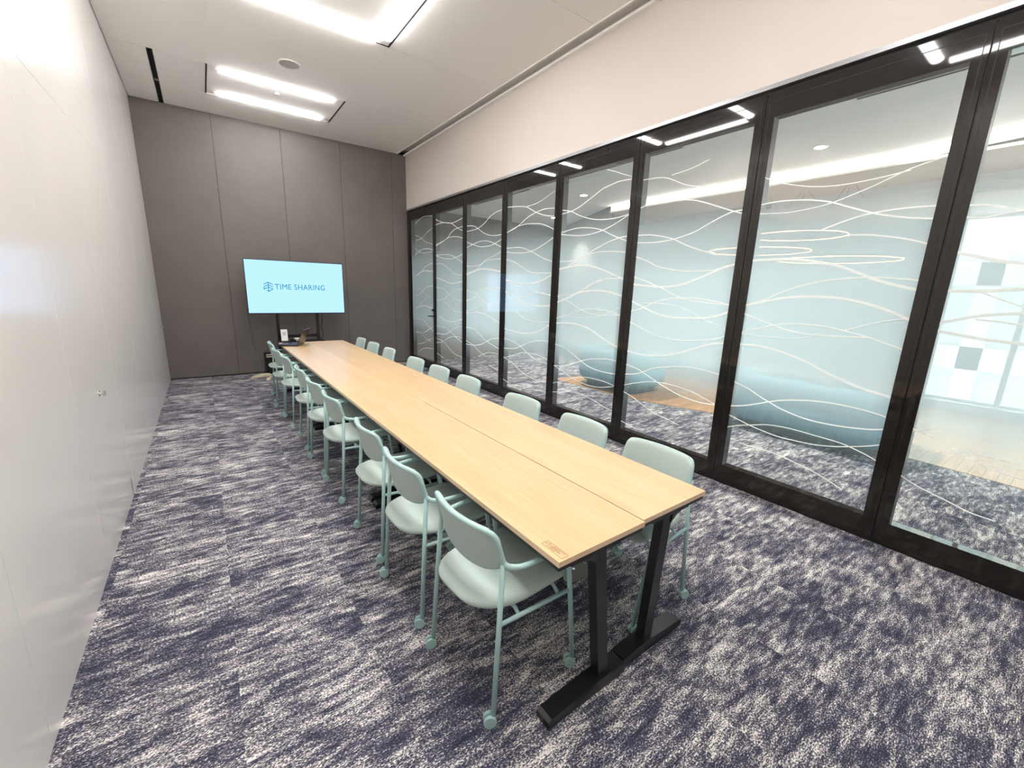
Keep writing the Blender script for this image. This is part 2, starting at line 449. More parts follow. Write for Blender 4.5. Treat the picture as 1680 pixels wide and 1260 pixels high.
# left movable partition, panel by panel with pale seams
bm = new()
ye = [YF, -0.42, 0.69, 1.80, 2.90, 4.00, 5.16, 6.26, 7.37, YB]
for a, b in zip(ye, ye[1:]):
    zs = [0.0, 2.54, H] if b <= 5.2 else [0.0, H]
    for z0, z1 in zip(zs, zs[1:]):
        box(bm, XL - 0.05, XL, a + 0.0025, b - 0.0025, z0 + (0.0015 if z0 else 0.0), z1 - (0.0015 if z1 < H else 0), 0)
box(bm, XL - 0.12, XL - 0.003, YF, YB, 0, H, 1)
wl = obj('wall_left', bm, [M['paint_left'], M['seam_left']], kind='structure', label='glossy off-white partition wall with pale panel seams')
for yy, zz in ((3.435, 0.887), (8.15, 0.878)):
    bm = new(); cyl(bm, (XL - 0.001, yy, zz), (XL + 0.004, yy, zz), 0.019, 20); cyl(bm, (XL + 0.004, yy, zz), (XL + 0.022, yy, zz), 0.010, 14)
    box(bm, XL + 0.018, XL + 0.03, yy - 0.006, yy + 0.006, zz - 0.016, zz + 0.016)
    obj('latch', bm, M['chrome'], wl, label='small chrome latch')
bm = new(); box(bm, XL, XL + 0.006, 3.90, 3.915, 0.012, 0.145)
obj('flush_bolt', bm, M['chrome'], wl)

# back wall of grey-brown panels, carries on behind the glass
bm = new()
xe = [XL, 0.345, 1.278, 2.211, 3.148, XR + 0.1]
for a, b in zip(xe, xe[1:]):
    box(bm, a + 0.0025, b - 0.0025, YB, YB + 0.05, 0.02, H)
box(bm, XL - 0.1, 3.6, YB + 0.012, YB + 0.15, 0.0, H + 0.05, 1)
wb = obj('wall_back', bm, [M['paint_back'], M['dark_gap']], kind='structure', label='grey-brown panelled end wall')
bm = new(); box(bm, XL, XR, YB - 0.004, YB, 0.0, 0.022)
obj('baseboard_back', bm, M['dark_gap'], kind='structure')
bm = new(); box(bm, XL - 0.2, 3.6, YF - 0.12, YF, 0, H)
obj('wall_rear', bm, M['paint_bulk'], kind='structure')

# bulkhead above the folding glass wall
bm = new(); box(bm, XB, 3.62, YF, YB, ZT, 4.026)
obj('wall_right', bm, M['paint_bulk'], kind='structure', label='warm white bulkhead above the folding glass wall')
bm = new(); box(bm, XB - 0.002, 3.60, YF, YB, ZT - 0.03, ZT); box(bm, XB + 0.03, 3.58, YF, YB, 3.008, ZT - 0.03, 1)
obj('trim_1', bm, [M['track'], M['black_groove']], kind='structure', label='grey head track over the glass leaves')
bm = new(); box(bm, 3.395, 3.62, YF, YB, 4.026, 4.05)
obj('trim_2', bm, M['ceil_seam'], kind='structure')
bm = new(); box(bm, XC, XC + 0.018, YF, YB, H - 0.006, H + 0.09); box(bm, XC, 3.62, YF, YB, H + 0.09, H + 0.11)
obj('trim_3', bm, M['ceil_seam'], kind='structure')

# ceiling tiles
GX = [XL, 0.287, 1.862, XC]
GY = [YF, -0.04, 1.60, 3.33, 4.97, 6.68, 7.645, YB]
FIX = {1: 'ring', 3: 'ring', 5: 'pair'}
SLOT = (-0.247, -0.190, 6.705, 8.462)
bm = new(); g = 0.004
def tile(a, b, c, d): box(bm, a + g, b - g, c + g, d - g, H, H + 0.03)
for j in range(len(GY) - 1):
    for i in range(3):
        if i == 1 and j in FIX: continue
        if i == 0 and j >= 5:
            tile(GX[0], SLOT[0] + g, GY[j], GY[j + 1]); tile(SLOT[1] - g, GX[1], GY[j], GY[j + 1])
        else: tile(GX[i], GX[i + 1], GY[j], GY[j + 1])
for i in range(4):
    if i == 0: continue
    box(bm, GX[i] - g, GX[i] + g, YF, YB, H + 0.004, H + 0.03, 1)
for j in range(1, len(GY) - 1):
    box(bm, XL, XC, GY[j] - g, GY[j] + g, H + 0.005, H + 0.03, 1)
box(bm, XL - 0.15, XC, YF - 0.1, YB + 0.1, H + 0.10, H + 0.2, 1)
ce = obj('ceiling', bm, [M['ceil'], M['ceil_seam']], kind='structure', label='pale tiled ceiling')
bm = new(); box(bm, SLOT[0] + 0.004, SLOT[0] + 0.012, SLOT[2], SLOT[3], H - 0.002, H + 0.06); box(bm, SLOT[1] - 0.012, SLOT[1] - 0.004, SLOT[2], SLOT[3], H - 0.002, H + 0.06)
box(bm, SLOT[0] + 0.012, SLOT[1] - 0.012, SLOT[2], SLOT[3], H + 0.045, H + 0.06, 1)
box(bm, SLOT[0] + 0.026, SLOT[0] + 0.031, SLOT[2], SLOT[3], H + 0.002, H + 0.045, 0)
sd = empty('slot_diffuser', (0, 0, 0), label='long black slot diffuser in the ceiling above the left wall', cat='air vent')
sd.location = ((SLOT[0] + SLOT[1]) / 2, (SLOT[2] + SLOT[3]) / 2, H)
bmesh.ops.translate(bm, vec=-Vector(sd.location), verts=bm.verts)
obj('frame', bm, [M['black_metal'], M['dark_gap']], sd)

# ------------------------------------------------------------------ ceiling lights
def lamp_bar(parent, a, b, w):
    """one glowing bar from a to b (xy), rounded underside, with white end caps"""
    ax, ay = a; bx, by = b; d = Vector((bx - ax, by - ay, 0)); L = d.length; d.normalize(); s = Vector((-d.y, d.x, 0))
    bm = new(); n = 8; rows = []
    for p in (Vector((ax, ay, 0)), Vector((bx, by, 0))):
        r = [bm.verts.new(p + s * (w / 2 * math.cos(PI * k / n)) + Vector((0, 0, -0.030 * math.sin(PI * k / n)))) for k in range(n + 1)]
        rows.append(r)
    for k in range(n): bm.faces.new((rows[0][k], rows[0][k + 1], rows[1][k + 1], rows[1][k]))
    bm.faces.new(rows[0]); bm.faces.new(rows[1][::-1]); bm.faces.new((rows[0][0], rows[1][0], rows[1][n], rows[0][n]))
    o = obj('diffuser', bm, M['bar'], parent)
    for p, q in ((Vector((ax, ay, 0)), -1), (Vector((bx, by, 0)), 1)):
        bm = new(); c = p + d * q * 0.03
        tube(bm, [p + d * q * 0.002 + Vector((0, 0, -0.004)), p + d * q * 0.065 + Vector((0, 0, -0.004))], w * 0.40, 8)
        for v in bm.verts: v.co.z = max(min(v.co.z, 0.002), -0.018)
        obj('end_cap', bm, M['white_plastic'], o)

def fixture(y0, y1, kind, label):
    x0, x1 = GX[1], GX[2]; cx, cy = (x0 + x1) / 2, (y0 + y1) / 2; hx, hy = (x1 - x0) / 2, (y1 - y0) / 2
    t = empty('ceiling_light', (cx, cy, H), label=label, cat='light', group='linear lights in the meeting room ceiling')
    bm = new(); box(bm, -hx + 0.016, hx - 0.016, -hy + 0.008, hy - 0.008, 0.004, 0.03)
    obj('panel', bm, M['ceil'], t)
    for s in (-1, 1):
        bm = new(); a, b = sorted((s * hx, s * (hx - 0.013))); box(bm, a, b, -hy, hy, -0.002, 0.05)
        if kind == 'ring':
            for q in (-1, 1):
                c, d = sorted((q * hy, q * (hy - 0.009))); a, b = sorted((0, s * (hx - 0.013))); box(bm, a, b, c, d, -0.002, 0.05)
        obj('trim', bm, M['black_groove'], t)
    if kind == 'ring':
        e = 0.078; c = 0.165
        for s in (-1, 1):
            lamp_bar(t, (-hx + c, s * (hy - e)), (hx - c, s * (hy - e)), 0.105)
            lamp_bar(t, (s * (hx - e), -hy + c), (s * (hx - e), hy - c), 0.105)
    else:
        for s in (-1, 1): lamp_bar(t, (-hx + 0.155, s * (hy - 0.085)), (hx - 0.155, s * (hy - 0.085)), 0.085)
    return t
fixture(GY[1], GY[2], 'ring', 'square ceiling light of four bars directly above the camera end of the table')
fixture(GY[3], GY[4], 'ring', 'square ceiling light of glowing bars cut off by the top of the photo')
fixture(GY[5], GY[6], 'pair', 'rectangular ceiling light of two parallel bars near the end wall')

sp = empty('ceiling_speaker', (1.072, 6.05, H), label='round white grille speaker in the ceiling between the lights', cat='speaker')
bm = new(); R = 0.112
tube(bm, [(R * math.cos(a * PI / 20), R * math.sin(a * PI / 20), -0.004) for a in range(40)], 0.009, 8, closed=True)
obj('rim', bm, M['white_plastic'], sp, smooth=True)
bm = new(); cyl(bm, (0, 0, 0.0), (0, 0, -0.006), R - 0.006, 40)
obj('grille', bm, plain('grey_grille', (0.5, 0.48, 0.46), 0.7, noise=0.35, nscale=260), sp)
se = empty('ceiling_sensor', (1.072, 7.04, H + 0.004), label='tiny round sensor between the two bars of the far ceiling light', cat='sensor')
bm = new(); cyl(bm, (0, 0, 0), (0, 0, -0.012), 0.028, 20); obj('base', bm, M['white_plastic'], se)
bm = new(); cyl(bm, (0, 0, -0.012), (0, 0, -0.03), 0.017, 16, r2=0.008); obj('lens', bm, plain('grey_lens', (0.2, 0.2, 0.2), 0.3), se)

# ------------------------------------------------------------------ folding glass wall
WLINE = {'t': 0.0065, 'm': 0.0095, 'T': 0.0175}
def ribbon(bm, pts, w, hi, lo, lift):
    P = catmull([(0, p[0], p[1]) for p in pts], 6)
    L = []; N = len(P)
    for i, p in enumerate(P):
        t = (P[min(i + 1, N - 1)] - P[max(i - 1, 0)]).normalized(); n = Vector((0, -t.z, t.y))
        L.append((p + n * w / 2, p - n * w / 2))
    # a print has no thickness of its own: one skin on the face of the glass
    q = [[bm.verts.new((-0.0003 - lift, min(hi, max(lo, v.y)), v.z)) for v in pr] for pr in L]
    for i in range(N - 1):
        bm.faces.new((q[i][0], q[i][1], q[i + 1][1], q[i + 1][0]))

SV, ST, SB, ZTOP, ZBOT = 0.064, 2.843, 0.165, 3.004, 0.012
def leaf(k):
    hi, lo = J0 - SP * k, J0 - SP * (k + 1)
    lo = max(lo, YF)
    door = (k == 0)
    nm = 'door_1' if door else 'window_%d' % k
    t = empty(nm, (XR, (hi + lo) / 2, 0), kind='structure',
              label='black framed glass door with lever handle' if door else 'black framed folding glass leaf with frosted wave film')
    cy = (hi + lo) / 2; h_, l_ = hi - cy - 0.004, lo - cy + 0.004
    bm = new(); D = 0.075
    # stiles and rails, front face flush
    box(bm, 0, D, h_ - SV, h_, ZBOT, ZTOP); box(bm, 0, D, l_, l_ + SV, ZBOT, ZTOP)
    box(bm, 0, D, l_ + SV, h_ - SV, ST, ZTOP); box(bm, 0, D, l_ + SV, h_ - SV, ZBOT, SB)
    bm.normal_update()
    for fc in bm.faces:
        if abs(fc.normal.y) > 0.5 and fc.calc_center_median().x > 0.005: fc.material_index = 1
    fr = obj('frame', bm, [M['black_frame'], M['reveal']], t)
    bm = new(); box(bm, 0.015, 0.06, h_, h_ + 0.008, ZBOT, ZTOP); obj('light_seal', bm, M['black_groove'], fr)  # added strip, blocks light through the slit between leaves
    bm = new(); w = 0.004; e = 0.022; x0, x1 = -0.0012, 0.0005
    a0, a1, b0, b1 = l_ + e, h_ - e, 0.035, ZTOP - 0.048
    box(bm, x0, x1, a0, a0 + w, b0, b1); box(bm, x0, x1, a1 - w, a1, b0, b1)
    box(bm, x0, x1, a0 + w, a1 - w, b1 - w, b1); box(bm, x0, x1, a0 + w, a1 - w, b0, b0 + w)
    obj('groove', bm, M['black_groove'], fr)
    bm = new(); f = box(bm, 0.0, 0.010, l_ + SV - 0.006, h_ - SV + 0.006, SB - 0.006, ST + 0.006, 1, skip=('-y', '+y', '-z', '+z'))
    f['-x'].material_index = 0
    pn = obj('pane', bm, [M['film'], M['clear']], t, label='clear glass with pale blue frosted band')
    pn.location.x = 0.0008
    bm = new(); n = 0; ph = hi - SV
    for line in WAVES.get(k, '').strip().split('\n'):
        f = line.split()
        if len(f) < 3: continue
        pts = [(ph - int(a) / 100 - cy, int(b) / 1000) for a, b in (s.split(',') for s in f[1:])]
        ribbon(bm, pts, WLINE[f[0]], h_ - SV, l_ + SV, 0.00025 * n); n += 1
    if n: obj('wave_print', bm, M['wave'], t, label='white wavy lines printed on the film')
    else: bm.free()
    if door:
        hb = new(); y = l_ + 0.032
        box(hb, -0.010, 0.0, y - 0.017, y + 0.020, 0.98, 1.20)
        hd = obj('handle', hb, M['black_metal'], t, bevel=0.003, label='black lever handle')
        hb = new(); tube(hb, catmull([(-0.005, y, 1.045), (-0.055, y, 1.045), (-0.062, y + 0.03, 1.045), (-0.060, y + 0.145, 1.04)], 5), 0.011, 10)
        obj('lever', hb, M['black_metal'], hd, smooth=True)
        hb = new(); cyl(hb, (-0.01, y, 1.155), (-0.035, y, 1.155), 0.018, 18); box(hb, -0.05, -0.03, y - 0.005, y + 0.02, 1.148, 1.162)
        obj('thumb_turn', hb, M['black_metal'], hd)
for k in range(9): leaf(k)
bm = new(); box(bm, XR - 0.012, XR + 0.08, J0 + 0.002, YB, 0, ZT - 0.03)
obj('trim_4', bm, M['black_metal'], kind='structure', label='black jamb at the end wall')
bm = new(); box(bm, XR + 0.005, XR + 0.075, YF, YB - 0.01, 0.0, 0.012)
obj('trim_5', bm, M['black_groove'], kind='structure')

# ------------------------------------------------------------------ lobby beyond the glass
LC = 3.116; XW = 9.0; XS = 6.2
bm = new()
prism(bm, [(3.62, -5), (6.0, -5), (6.0, 0.6), (XS, 1.6), (XS, 5.65), (7.5, YB), (3.62, YB)], LC, LC + 0.1)
obj('lobby_ceiling', bm, M['lobby_ceil'], kind='structure', label='pale flat ceiling of the lobby')
bm = new()
box(bm, 3.6, 10.2, YB, YB + 0.15, 0, 3.4)
prism(bm, [(XS + 0.1, 5.65), (XW, 5.65), (XW, YB), (7.5, YB)], 0, 3.4)
box(bm, XW, XW + 0.15, 1.75, 5.65, 0, 3.4)
box(bm, 3.6, XW + 0.15, -5.15, -5.0, 0, 3.4)
obj('wall_lobby', bm, M['lobby_wall'], kind='structure', label='grey-brown wall of the lobby')
bm = new()
prism(bm, [(6.0, -5), (XS, 1.6), (XS, 5.65), (7.25, 5.65), (7.25, -5)], 3.005, 3.035)
prism(bm, [(7.25, -5), (7.25, 3.3), (XW, 3.3), (XW, -5)], 2.80, 3.02)
obj('ceiling_soffit', bm, [M['beige']], kind='structure', label='dropped beige soffit along the far side of the lobby')
bm = new()
for a, b in (((6.0, -5), (6.0, 0.6)), ((6.0, 0.6), (XS, 1.6)), ((XS, 1.6), (XS, 5.6))):
    hexa(bm, [(a[0] - 0.01, a[1], 3.035), (a[0] + 0.02, a[1], 3.035), (b[0] + 0.02, b[1], 3.035), (b[0] - 0.01, b[1], 3.035)],
         [(a[0] - 0.01, a[1], LC - 0.004), (a[0] + 0.02, a[1], LC - 0.004), (b[0] + 0.02, b[1], LC - 0.004), (b[0] - 0.01, b[1], LC - 0.004)])
obj('cove_light', bm, M['cove'], label='long bright cove light strip at the edge of the lobby ceiling', cat='light')
bm = new(); box(bm, 3.6, 10.2, -5.15, YB + 0.15, 3.4, 3.5); box(bm, -1.0, 3.75, YF - 0.3, YB + 0.3, H + 0.2, H + 0.3); box(bm, 3.60, 3.75, YF - 0.3, YB + 0.3, 3.3, H + 0.25); box(bm, -1.0, XL - 0.12, YF - 0.3, YB + 0.3, 0, H + 0.25); box(bm, -1.0, 3.75, YB + 0.15, YB + 0.3, 0, H + 0.25); box(bm, -1.0, 3.75, YF - 0.3, YF - 0.12, 0, H + 0.25)
obj('ceiling_upper_light_block', bm, M['lobby_ceil'], kind='structure')  # lobby top slab, plus unseen boxes added to keep sky light out

# window wall of the lobby, daylight side
bm = new(); W0, W1 = -5.0, 1.75
box(bm, XW, XW + 0.12, W0, W1, 0, 0.12); box(bm, XW, XW + 0.12, W0, W1, 2.75, 3.4)
y = W0
while y < W1 + 0.01:
    box(bm, XW, XW + 0.10, y - 0.03, y + 0.03, 0.12, 2.75); y += 1.125
obj('window_9', bm, M['white_plastic'], kind='structure', label='tall daylight window of the lobby')
fb = empty('building', (15, 0, 0), label='cream office building seen outside through the lobby window', cat='building')
bm = new(); box(bm, 0.12, 3, -12, 6, -6, 12); 
for z in range(-6, 12, 2): box(bm, 0, 0.12, -12, 6, z, z + 0.55)
yy = -12
while yy < 6: box(bm, 0, 0.12, yy, yy + 0.4, -6, 12); yy += 1.5
obj('facade', bm, M['facade'], fb)
bm = new()
box(bm, 0.10, 0.115, -11.9, 5.9, -5.9, 11.9)
obj('glazing', bm, M['facade_glass'], fb)

# wood island floor
bm = new()
edge = [(5.05, 5.6), (5.08, 4.6), (5.13, 4.07), (5.31, 3.41), (5.52, 2.83), (5.64, 2.2), (5.71, 1.5), (5.73, 0.92), (5.66, 0.1), (5.50, -0.8), (5.2, -2.0), (4.9, -5.0)]
P = [(p.x, p.y) for p in catmull([(a, b, 0) for a, b in edge], 5)]
prism(bm, P + [(XW, -5.0), (XW, 5.65)], 0.0, 0.006)
obj('floor_lobby', bm, M['floor_wood'], kind='structure', label='warm oak plank floor of the lobby')

def sofa(cx, cy, L, Wd, label):
    t = empty('lounge_sofa', (cx, cy, 0), label=label, cat='sofa', group='teal sofas in the lobby')
    def outline(hx, hy, r, n=10):
        o = []
        for sx, sy, a0 in ((1, 1, 0), (-1, 1, 90), (-1, -1, 180), (1, -1, 270)):
            for i in range(n + 1):
                a = math.radians(a0 + 90 * i / n); o.append((sx * (hx - r) + r * math.cos(a), sy * (hy - r) + r * math.sin(a)))
        return o
    def loft(bm, levels):
        rings = [[bm.verts.new((x, y, z)) for x, y in outline(hx, hy, r)] for hx, hy, r, z in levels]; n = len(rings[0])
        for a, b in zip(rings, rings[1:]):
            for i in range(n): bm.faces.new((a[i], a[(i + 1) % n], b[(i + 1) % n], b[i]))
        bm.faces.new(rings[0][::-1]); bm.faces.new(rings[-1])
    hx, hy = Wd / 2, L / 2
    bm = new(); loft(bm, [(hx - 0.09, hy - 0.09, 0.22, 0.10), (hx - 0.02, hy - 0.02, 0.29, 0.16), (hx, hy, 0.31, 0.26), (hx, hy, 0.31, 0.38), (hx - 0.04, hy - 0.04, 0.27, 0.42)])
    obj('seat', bm, M['teal'], t, smooth=True)
    bm = new(); n = 28; A = []; r = 0.30
    prof = [(0.0, 0.40), (0.015, 0.52), (0.015, 0.62), (-0.03, 0.67), (-0.12, 0.67), (-0.16, 0.62), (-0.16, 0.40)]
    path = [(hx * 0.5, hy)] + [(-hx + r + r * math.cos(math.radians(90 + 90 * i / 8)), hy - r + r * math.sin(math.radians(90 + 90 * i / 8))) for i in range(9)] \
         + [(-hx + r + r * math.cos(math.radians(180 + 90 * i / 8)), -hy + r + r * math.sin(math.radians(180 + 90 * i / 8))) for i in range(9)] + [(hx * 0.5, -hy)]
    nrm = [(0, 1)] + [(math.cos(math.radians(90 + 90 * i / 8)), math.sin(math.radians(90 + 90 * i / 8))) for i in range(9)] + [(math.cos(math.radians(180 + 90 * i / 8)), math.sin(math.radians(180 + 90 * i / 8))) for i in range(9)] + [(0, -1)]
    for (px, py), (nx, ny) in zip(path, nrm):
        A.append([bm.verts.new((px + nx * (d - 0.015), py + ny * (d - 0.015), z)) for d, z in prof])
    for a, b in zip(A, A[1:]):
        for i in range(len(prof)): bm.faces.new((a[i], a[(i + 1) % len(prof)], b[(i + 1) % len(prof)], b[i]))
    bm.faces.new(A[0]); bm.faces.new(A[-1][::-1])
    obj('backrest', bm, M['teal'], t, smooth=True)
    bm = new(); loft(bm, [(hx - 0.14, hy - 0.14, 0.2, 0.006), (hx - 0.14, hy - 0.14, 0.2, 0.105)])
    obj('plinth', bm, M['dark_gap'], t)
sofa(5.66, 4.62, 1.32, 1.05, 'teal rounded sofa behind the glass, the farther of the two')
sofa(5.75, 1.80, 1.72, 1.12, 'teal rounded sofa behind the glass, the larger and nearer one')

def pendant(x, y, z, D, label):
    t = empty('ring_pendant', (x, y, z), label=label, cat='pendant light', group='glowing ring pendants in the lobby')
    bm = new(); n = 64; R = D / 2
    tube(bm, [(R * math.cos(2 * PI * k / n), R * math.sin(2 * PI * k / n), 0) for k in range(n)], 0.005, 8, closed=True)
    obj('ring', bm, M['ringglow'], t, smooth=True)
    for a in (30, 150, 270):
        bm = new(); c, s = R * math.cos(math.radians(a)), R * math.sin(math.radians(a))
        cyl(bm, (c, s, 0), (c * 0.08, s * 0.08, 2.98 - z), 0.002, 6); obj('wire', bm, M['black_metal'], t)
pendant(6.75, 2.67, 2.42, 1.12, 'glowing ring pendant hanging highest of three in the lobby')
pendant(6.75, 3.17, 2.24, 1.32, 'glowing ring pendant hanging in the middle height, farthest from the window')
pendant(6.75, 2.16, 2.08, 1.30, 'glowing ring pendant hanging lowest of three in the lobby')

dl_lab = ['recessed lobby downlight nearest the ring pendants', 'recessed lobby downlight seen through the fifth glass leaf', 'recessed lobby downlight nearest the grey end wall',]
for (x, y), lb in zip(((5.34, 2.04), (5.19, 5.31), (6.28, 7.29)), dl_lab):
    t = empty('downlight', (x, y, LC), label=lb, cat='light', group='lobby downlights')
    bm = new(); tube(bm, [(0.06 * math.cos(a * PI / 12), 0.06 * math.sin(a * PI / 12), -0.002) for a in range(24)], 0.008, 6, closed=True)
    obj('rim', bm, M['white_plastic'], t)
    bm = new(); cyl(bm, (0, 0, -0.001), (0, 0, -0.006), 0.052, 24); obj('lens', bm, M['down'], t)
    l = bpy.data.lights.new('downlight_lamp', 'SPOT'); l.energy = 150; l.spot_size = math.radians(120); l.spot_blend = 0.6; l.shadow_soft_size = 0.05; l.color = (1, 0.93, 0.84)
    lo = bpy.data.objects.new('lamp', l); COL.objects.link(lo); lo.parent = t; lo.location = (0, 0, -0.02)
vl = ['long slot air vent in the lobby ceiling nearest the camera', 'long slot air vent in the lobby ceiling behind the middle leaves', 'long slot air vent in the lobby ceiling by the end wall']
for (y0, y1), lb in zip(((-0.6, 1.45), (2.95, 4.95), (5.6, 7.3)), vl):
    t = empty('slot_vent', (4.28, (y0 + y1) / 2, LC), label=lb, cat='air vent', group='lobby slot vents')
    bm = new(); h = (y1 - y0) / 2
    for x in (-0.05, -0.004, 0.042): box(bm, x, x + 0.008, -h, h, -0.006, -0.0005)
    for s in (-1, 1): a, b = sorted((s * h, s * (h + 0.03))); box(bm, -0.05, 0.05, a, b, -0.007, -0.0005)
    obj('frame', bm, M['white_plastic'], t)
    bm = new(); box(bm, -0.042, -0.004, -h, h, -0.003, -0.0005); box(bm, 0.004, 0.042, -h, h, -0.003, -0.0005); obj('slot', bm, M['dark_gap'], t)

# ------------------------------------------------------------------ tables
def make_table(c0, c1, c2, c3):
    t = empty('folding_table')
    L, Wd, TH = 1.9996, 0.447, 0.021
    bm = new(); box(bm, -Wd / 2, Wd / 2, -L / 2, L / 2, 0.72 - TH, 0.72)
    for f in bm.faces: f.material_index = 1 if abs(f.normal.z) < 0.5 else 0
    bm.normal_update()
    for f in bm.faces: f.material_index = 0 if f.normal.z > 0.5 else 1
    top = obj('tabletop', bm, [M['table_wood'], M['edge_wood']], t, bevel=0.0008)
    bm = new(); box(bm, -Wd / 2 + 0.006, Wd / 2 - 0.006, -L / 2 + 0.006, L / 2 - 0.006, 0.68, 0.72 - TH)
    obj('underframe', bm, M['black_metal'], t, bevel=0.002)
    for s in (-1, 1):
        yc = s * (L / 2 - 0.055)
        bm = new()
        # slanted column with chamfered front
        b = [(c2, yc - 0.021, 0.035), (c3, yc - 0.021, 0.035), (c3, yc + 0.021, 0.035), (c2, yc + 0.021, 0.035)]
        u = [(c0, yc - 0.021, 0.675), (c1, yc - 0.021, 0.675), (c1, yc + 0.021, 0.675), (c0, yc + 0.021, 0.675)]
        hexa(bm, b, u)
        lg = obj('leg', bm, M['black_metal'], t, bevel=0.008)
        bm = new()
        prof = [(-0.205, 0.002), (0.2225, 0.002), (0.2225, 0.048), (0.14, 0.055), (0.03, 0.055), (-0.19, 0.040), (-0.205, 0.030)]
        A = [bm.verts.new((x, yc - 0.034, z)) for x, z in prof]; B = [bm.verts.new((x, yc + 0.034, z)) for x, z in prof]
        bm.faces.new(A); bm.faces.new(B[::-1])
        for i in range(len(prof)): bm.faces.new((A[i], B[i], B[(i + 1) % len(prof)], A[(i + 1) % len(prof)]))
        obj('foot', bm, M['black_metal'], lg, bevel=0.004)
        bm = new()
        box(bm, -0.14, 0.12, yc - 0.03, yc + 0.03, 0.655, 0.682)
        hexa(bm, [(c0 - 0.025, yc - 0.024, 0.635), (c0 + 0.01, yc - 0.024, 0.61), (c0 + 0.01, yc + 0.024, 0.61), (c0 - 0.025, yc + 0.024, 0.635)],
             [(c0 - 0.07, yc - 0.03, 0.66), (c0 + 0.01, yc - 0.03, 0.66), (c0 + 0.01, yc + 0.03, 0.66), (c0 - 0.07, yc + 0.03, 0.66)])
        obj('bracket', bm, M['black_metal'], lg, bevel=0.004)
    return t
tabs = [make_table(-0.012, 0.046, 0.072, 0.128), make_table(-0.034, 0.026, 0.022, 0.080)]
used = set()
TILT = 0.0083
ORIG = Vector((1.290, 0.868))
def tpt(u, v): # u across from the middle joint, v along from the near edge
    return Vector((ORIG.x + u * math.cos(TILT) - v * math.sin(TILT), ORIG.y + u * math.sin(TILT) + v * math.cos(TILT)))
tl = {(0, 0): 'pale wood folding table nearest the camera on the left, sticker on its corner',
      (0, 1): 'pale wood folding table in the middle of the left table row',
      (0, 2): 'pale wood folding table at the far left end, under the laptop',
      (1, 0): 'pale wood folding table nearest the camera on the glass side',
      (1, 1): 'pale wood folding table in the middle of the glass-side table row',
      (1, 2): 'pale wood folding table at the far end on the glass side'}
for (side, k), lb in tl.items():
    o = copy_tree(tabs[side]) if side in used else tabs[side]; used.add(side)
    off = 0.0 if side == 0 else 0.012
    gap = 0.002 if k == 0 else 0.0
    p = tpt((-0.2245 - gap) if side == 0 else (0.2245 + gap), off + 1.0 + 2.0 * k)
    o.location = (p.x, p.y, 0); o.rotation_euler = (0, 0, TILT + (PI if side else 0))
    setprops(o, label=lb, cat='table', group='six folding tables pushed into one long table')

# small printed sticker on the near corner
p = tpt(-0.449 + 0.035, 0.062)
st = empty('corner_sticker', (p.x, p.y, 0.7202), TILT, label='small clear sticker with red-brown print on the near table corner', cat='sticker')
bm = new()
for a, b, c, d in ((-0.016, 0.016, -0.052, -0.051), (-0.016, 0.016, 0.051, 0.052), (-0.016, -0.015, -0.052, 0.052), (0.015, 0.016, -0.052, 0.052)): box(bm, a, b, c, d, 0, 0.0005)
obj('outline', bm, M['brown_ink'], st)
bm = new()
tube(bm, [(-0.011, 0.030, 0.0004), (0.010, 0.030, 0.0004), (0.0, 0.046, 0.0004)], 0.0007, 5, closed=True)
for i, (a, b) in enumerate(((0.022, -0.010), (0.020, -0.030), (0.024, -0.02), (0.012, -0.042))):
    yv = a
    while yv > b:
        w = random.uniform(0.002, 0.006); box(bm, -0.010 + i * 0.006, -0.0075 + i * 0.006, yv - w, yv, 0, 0.0005); yv -= w + 0.002
obj('print', bm, M['brown_ink'], st)

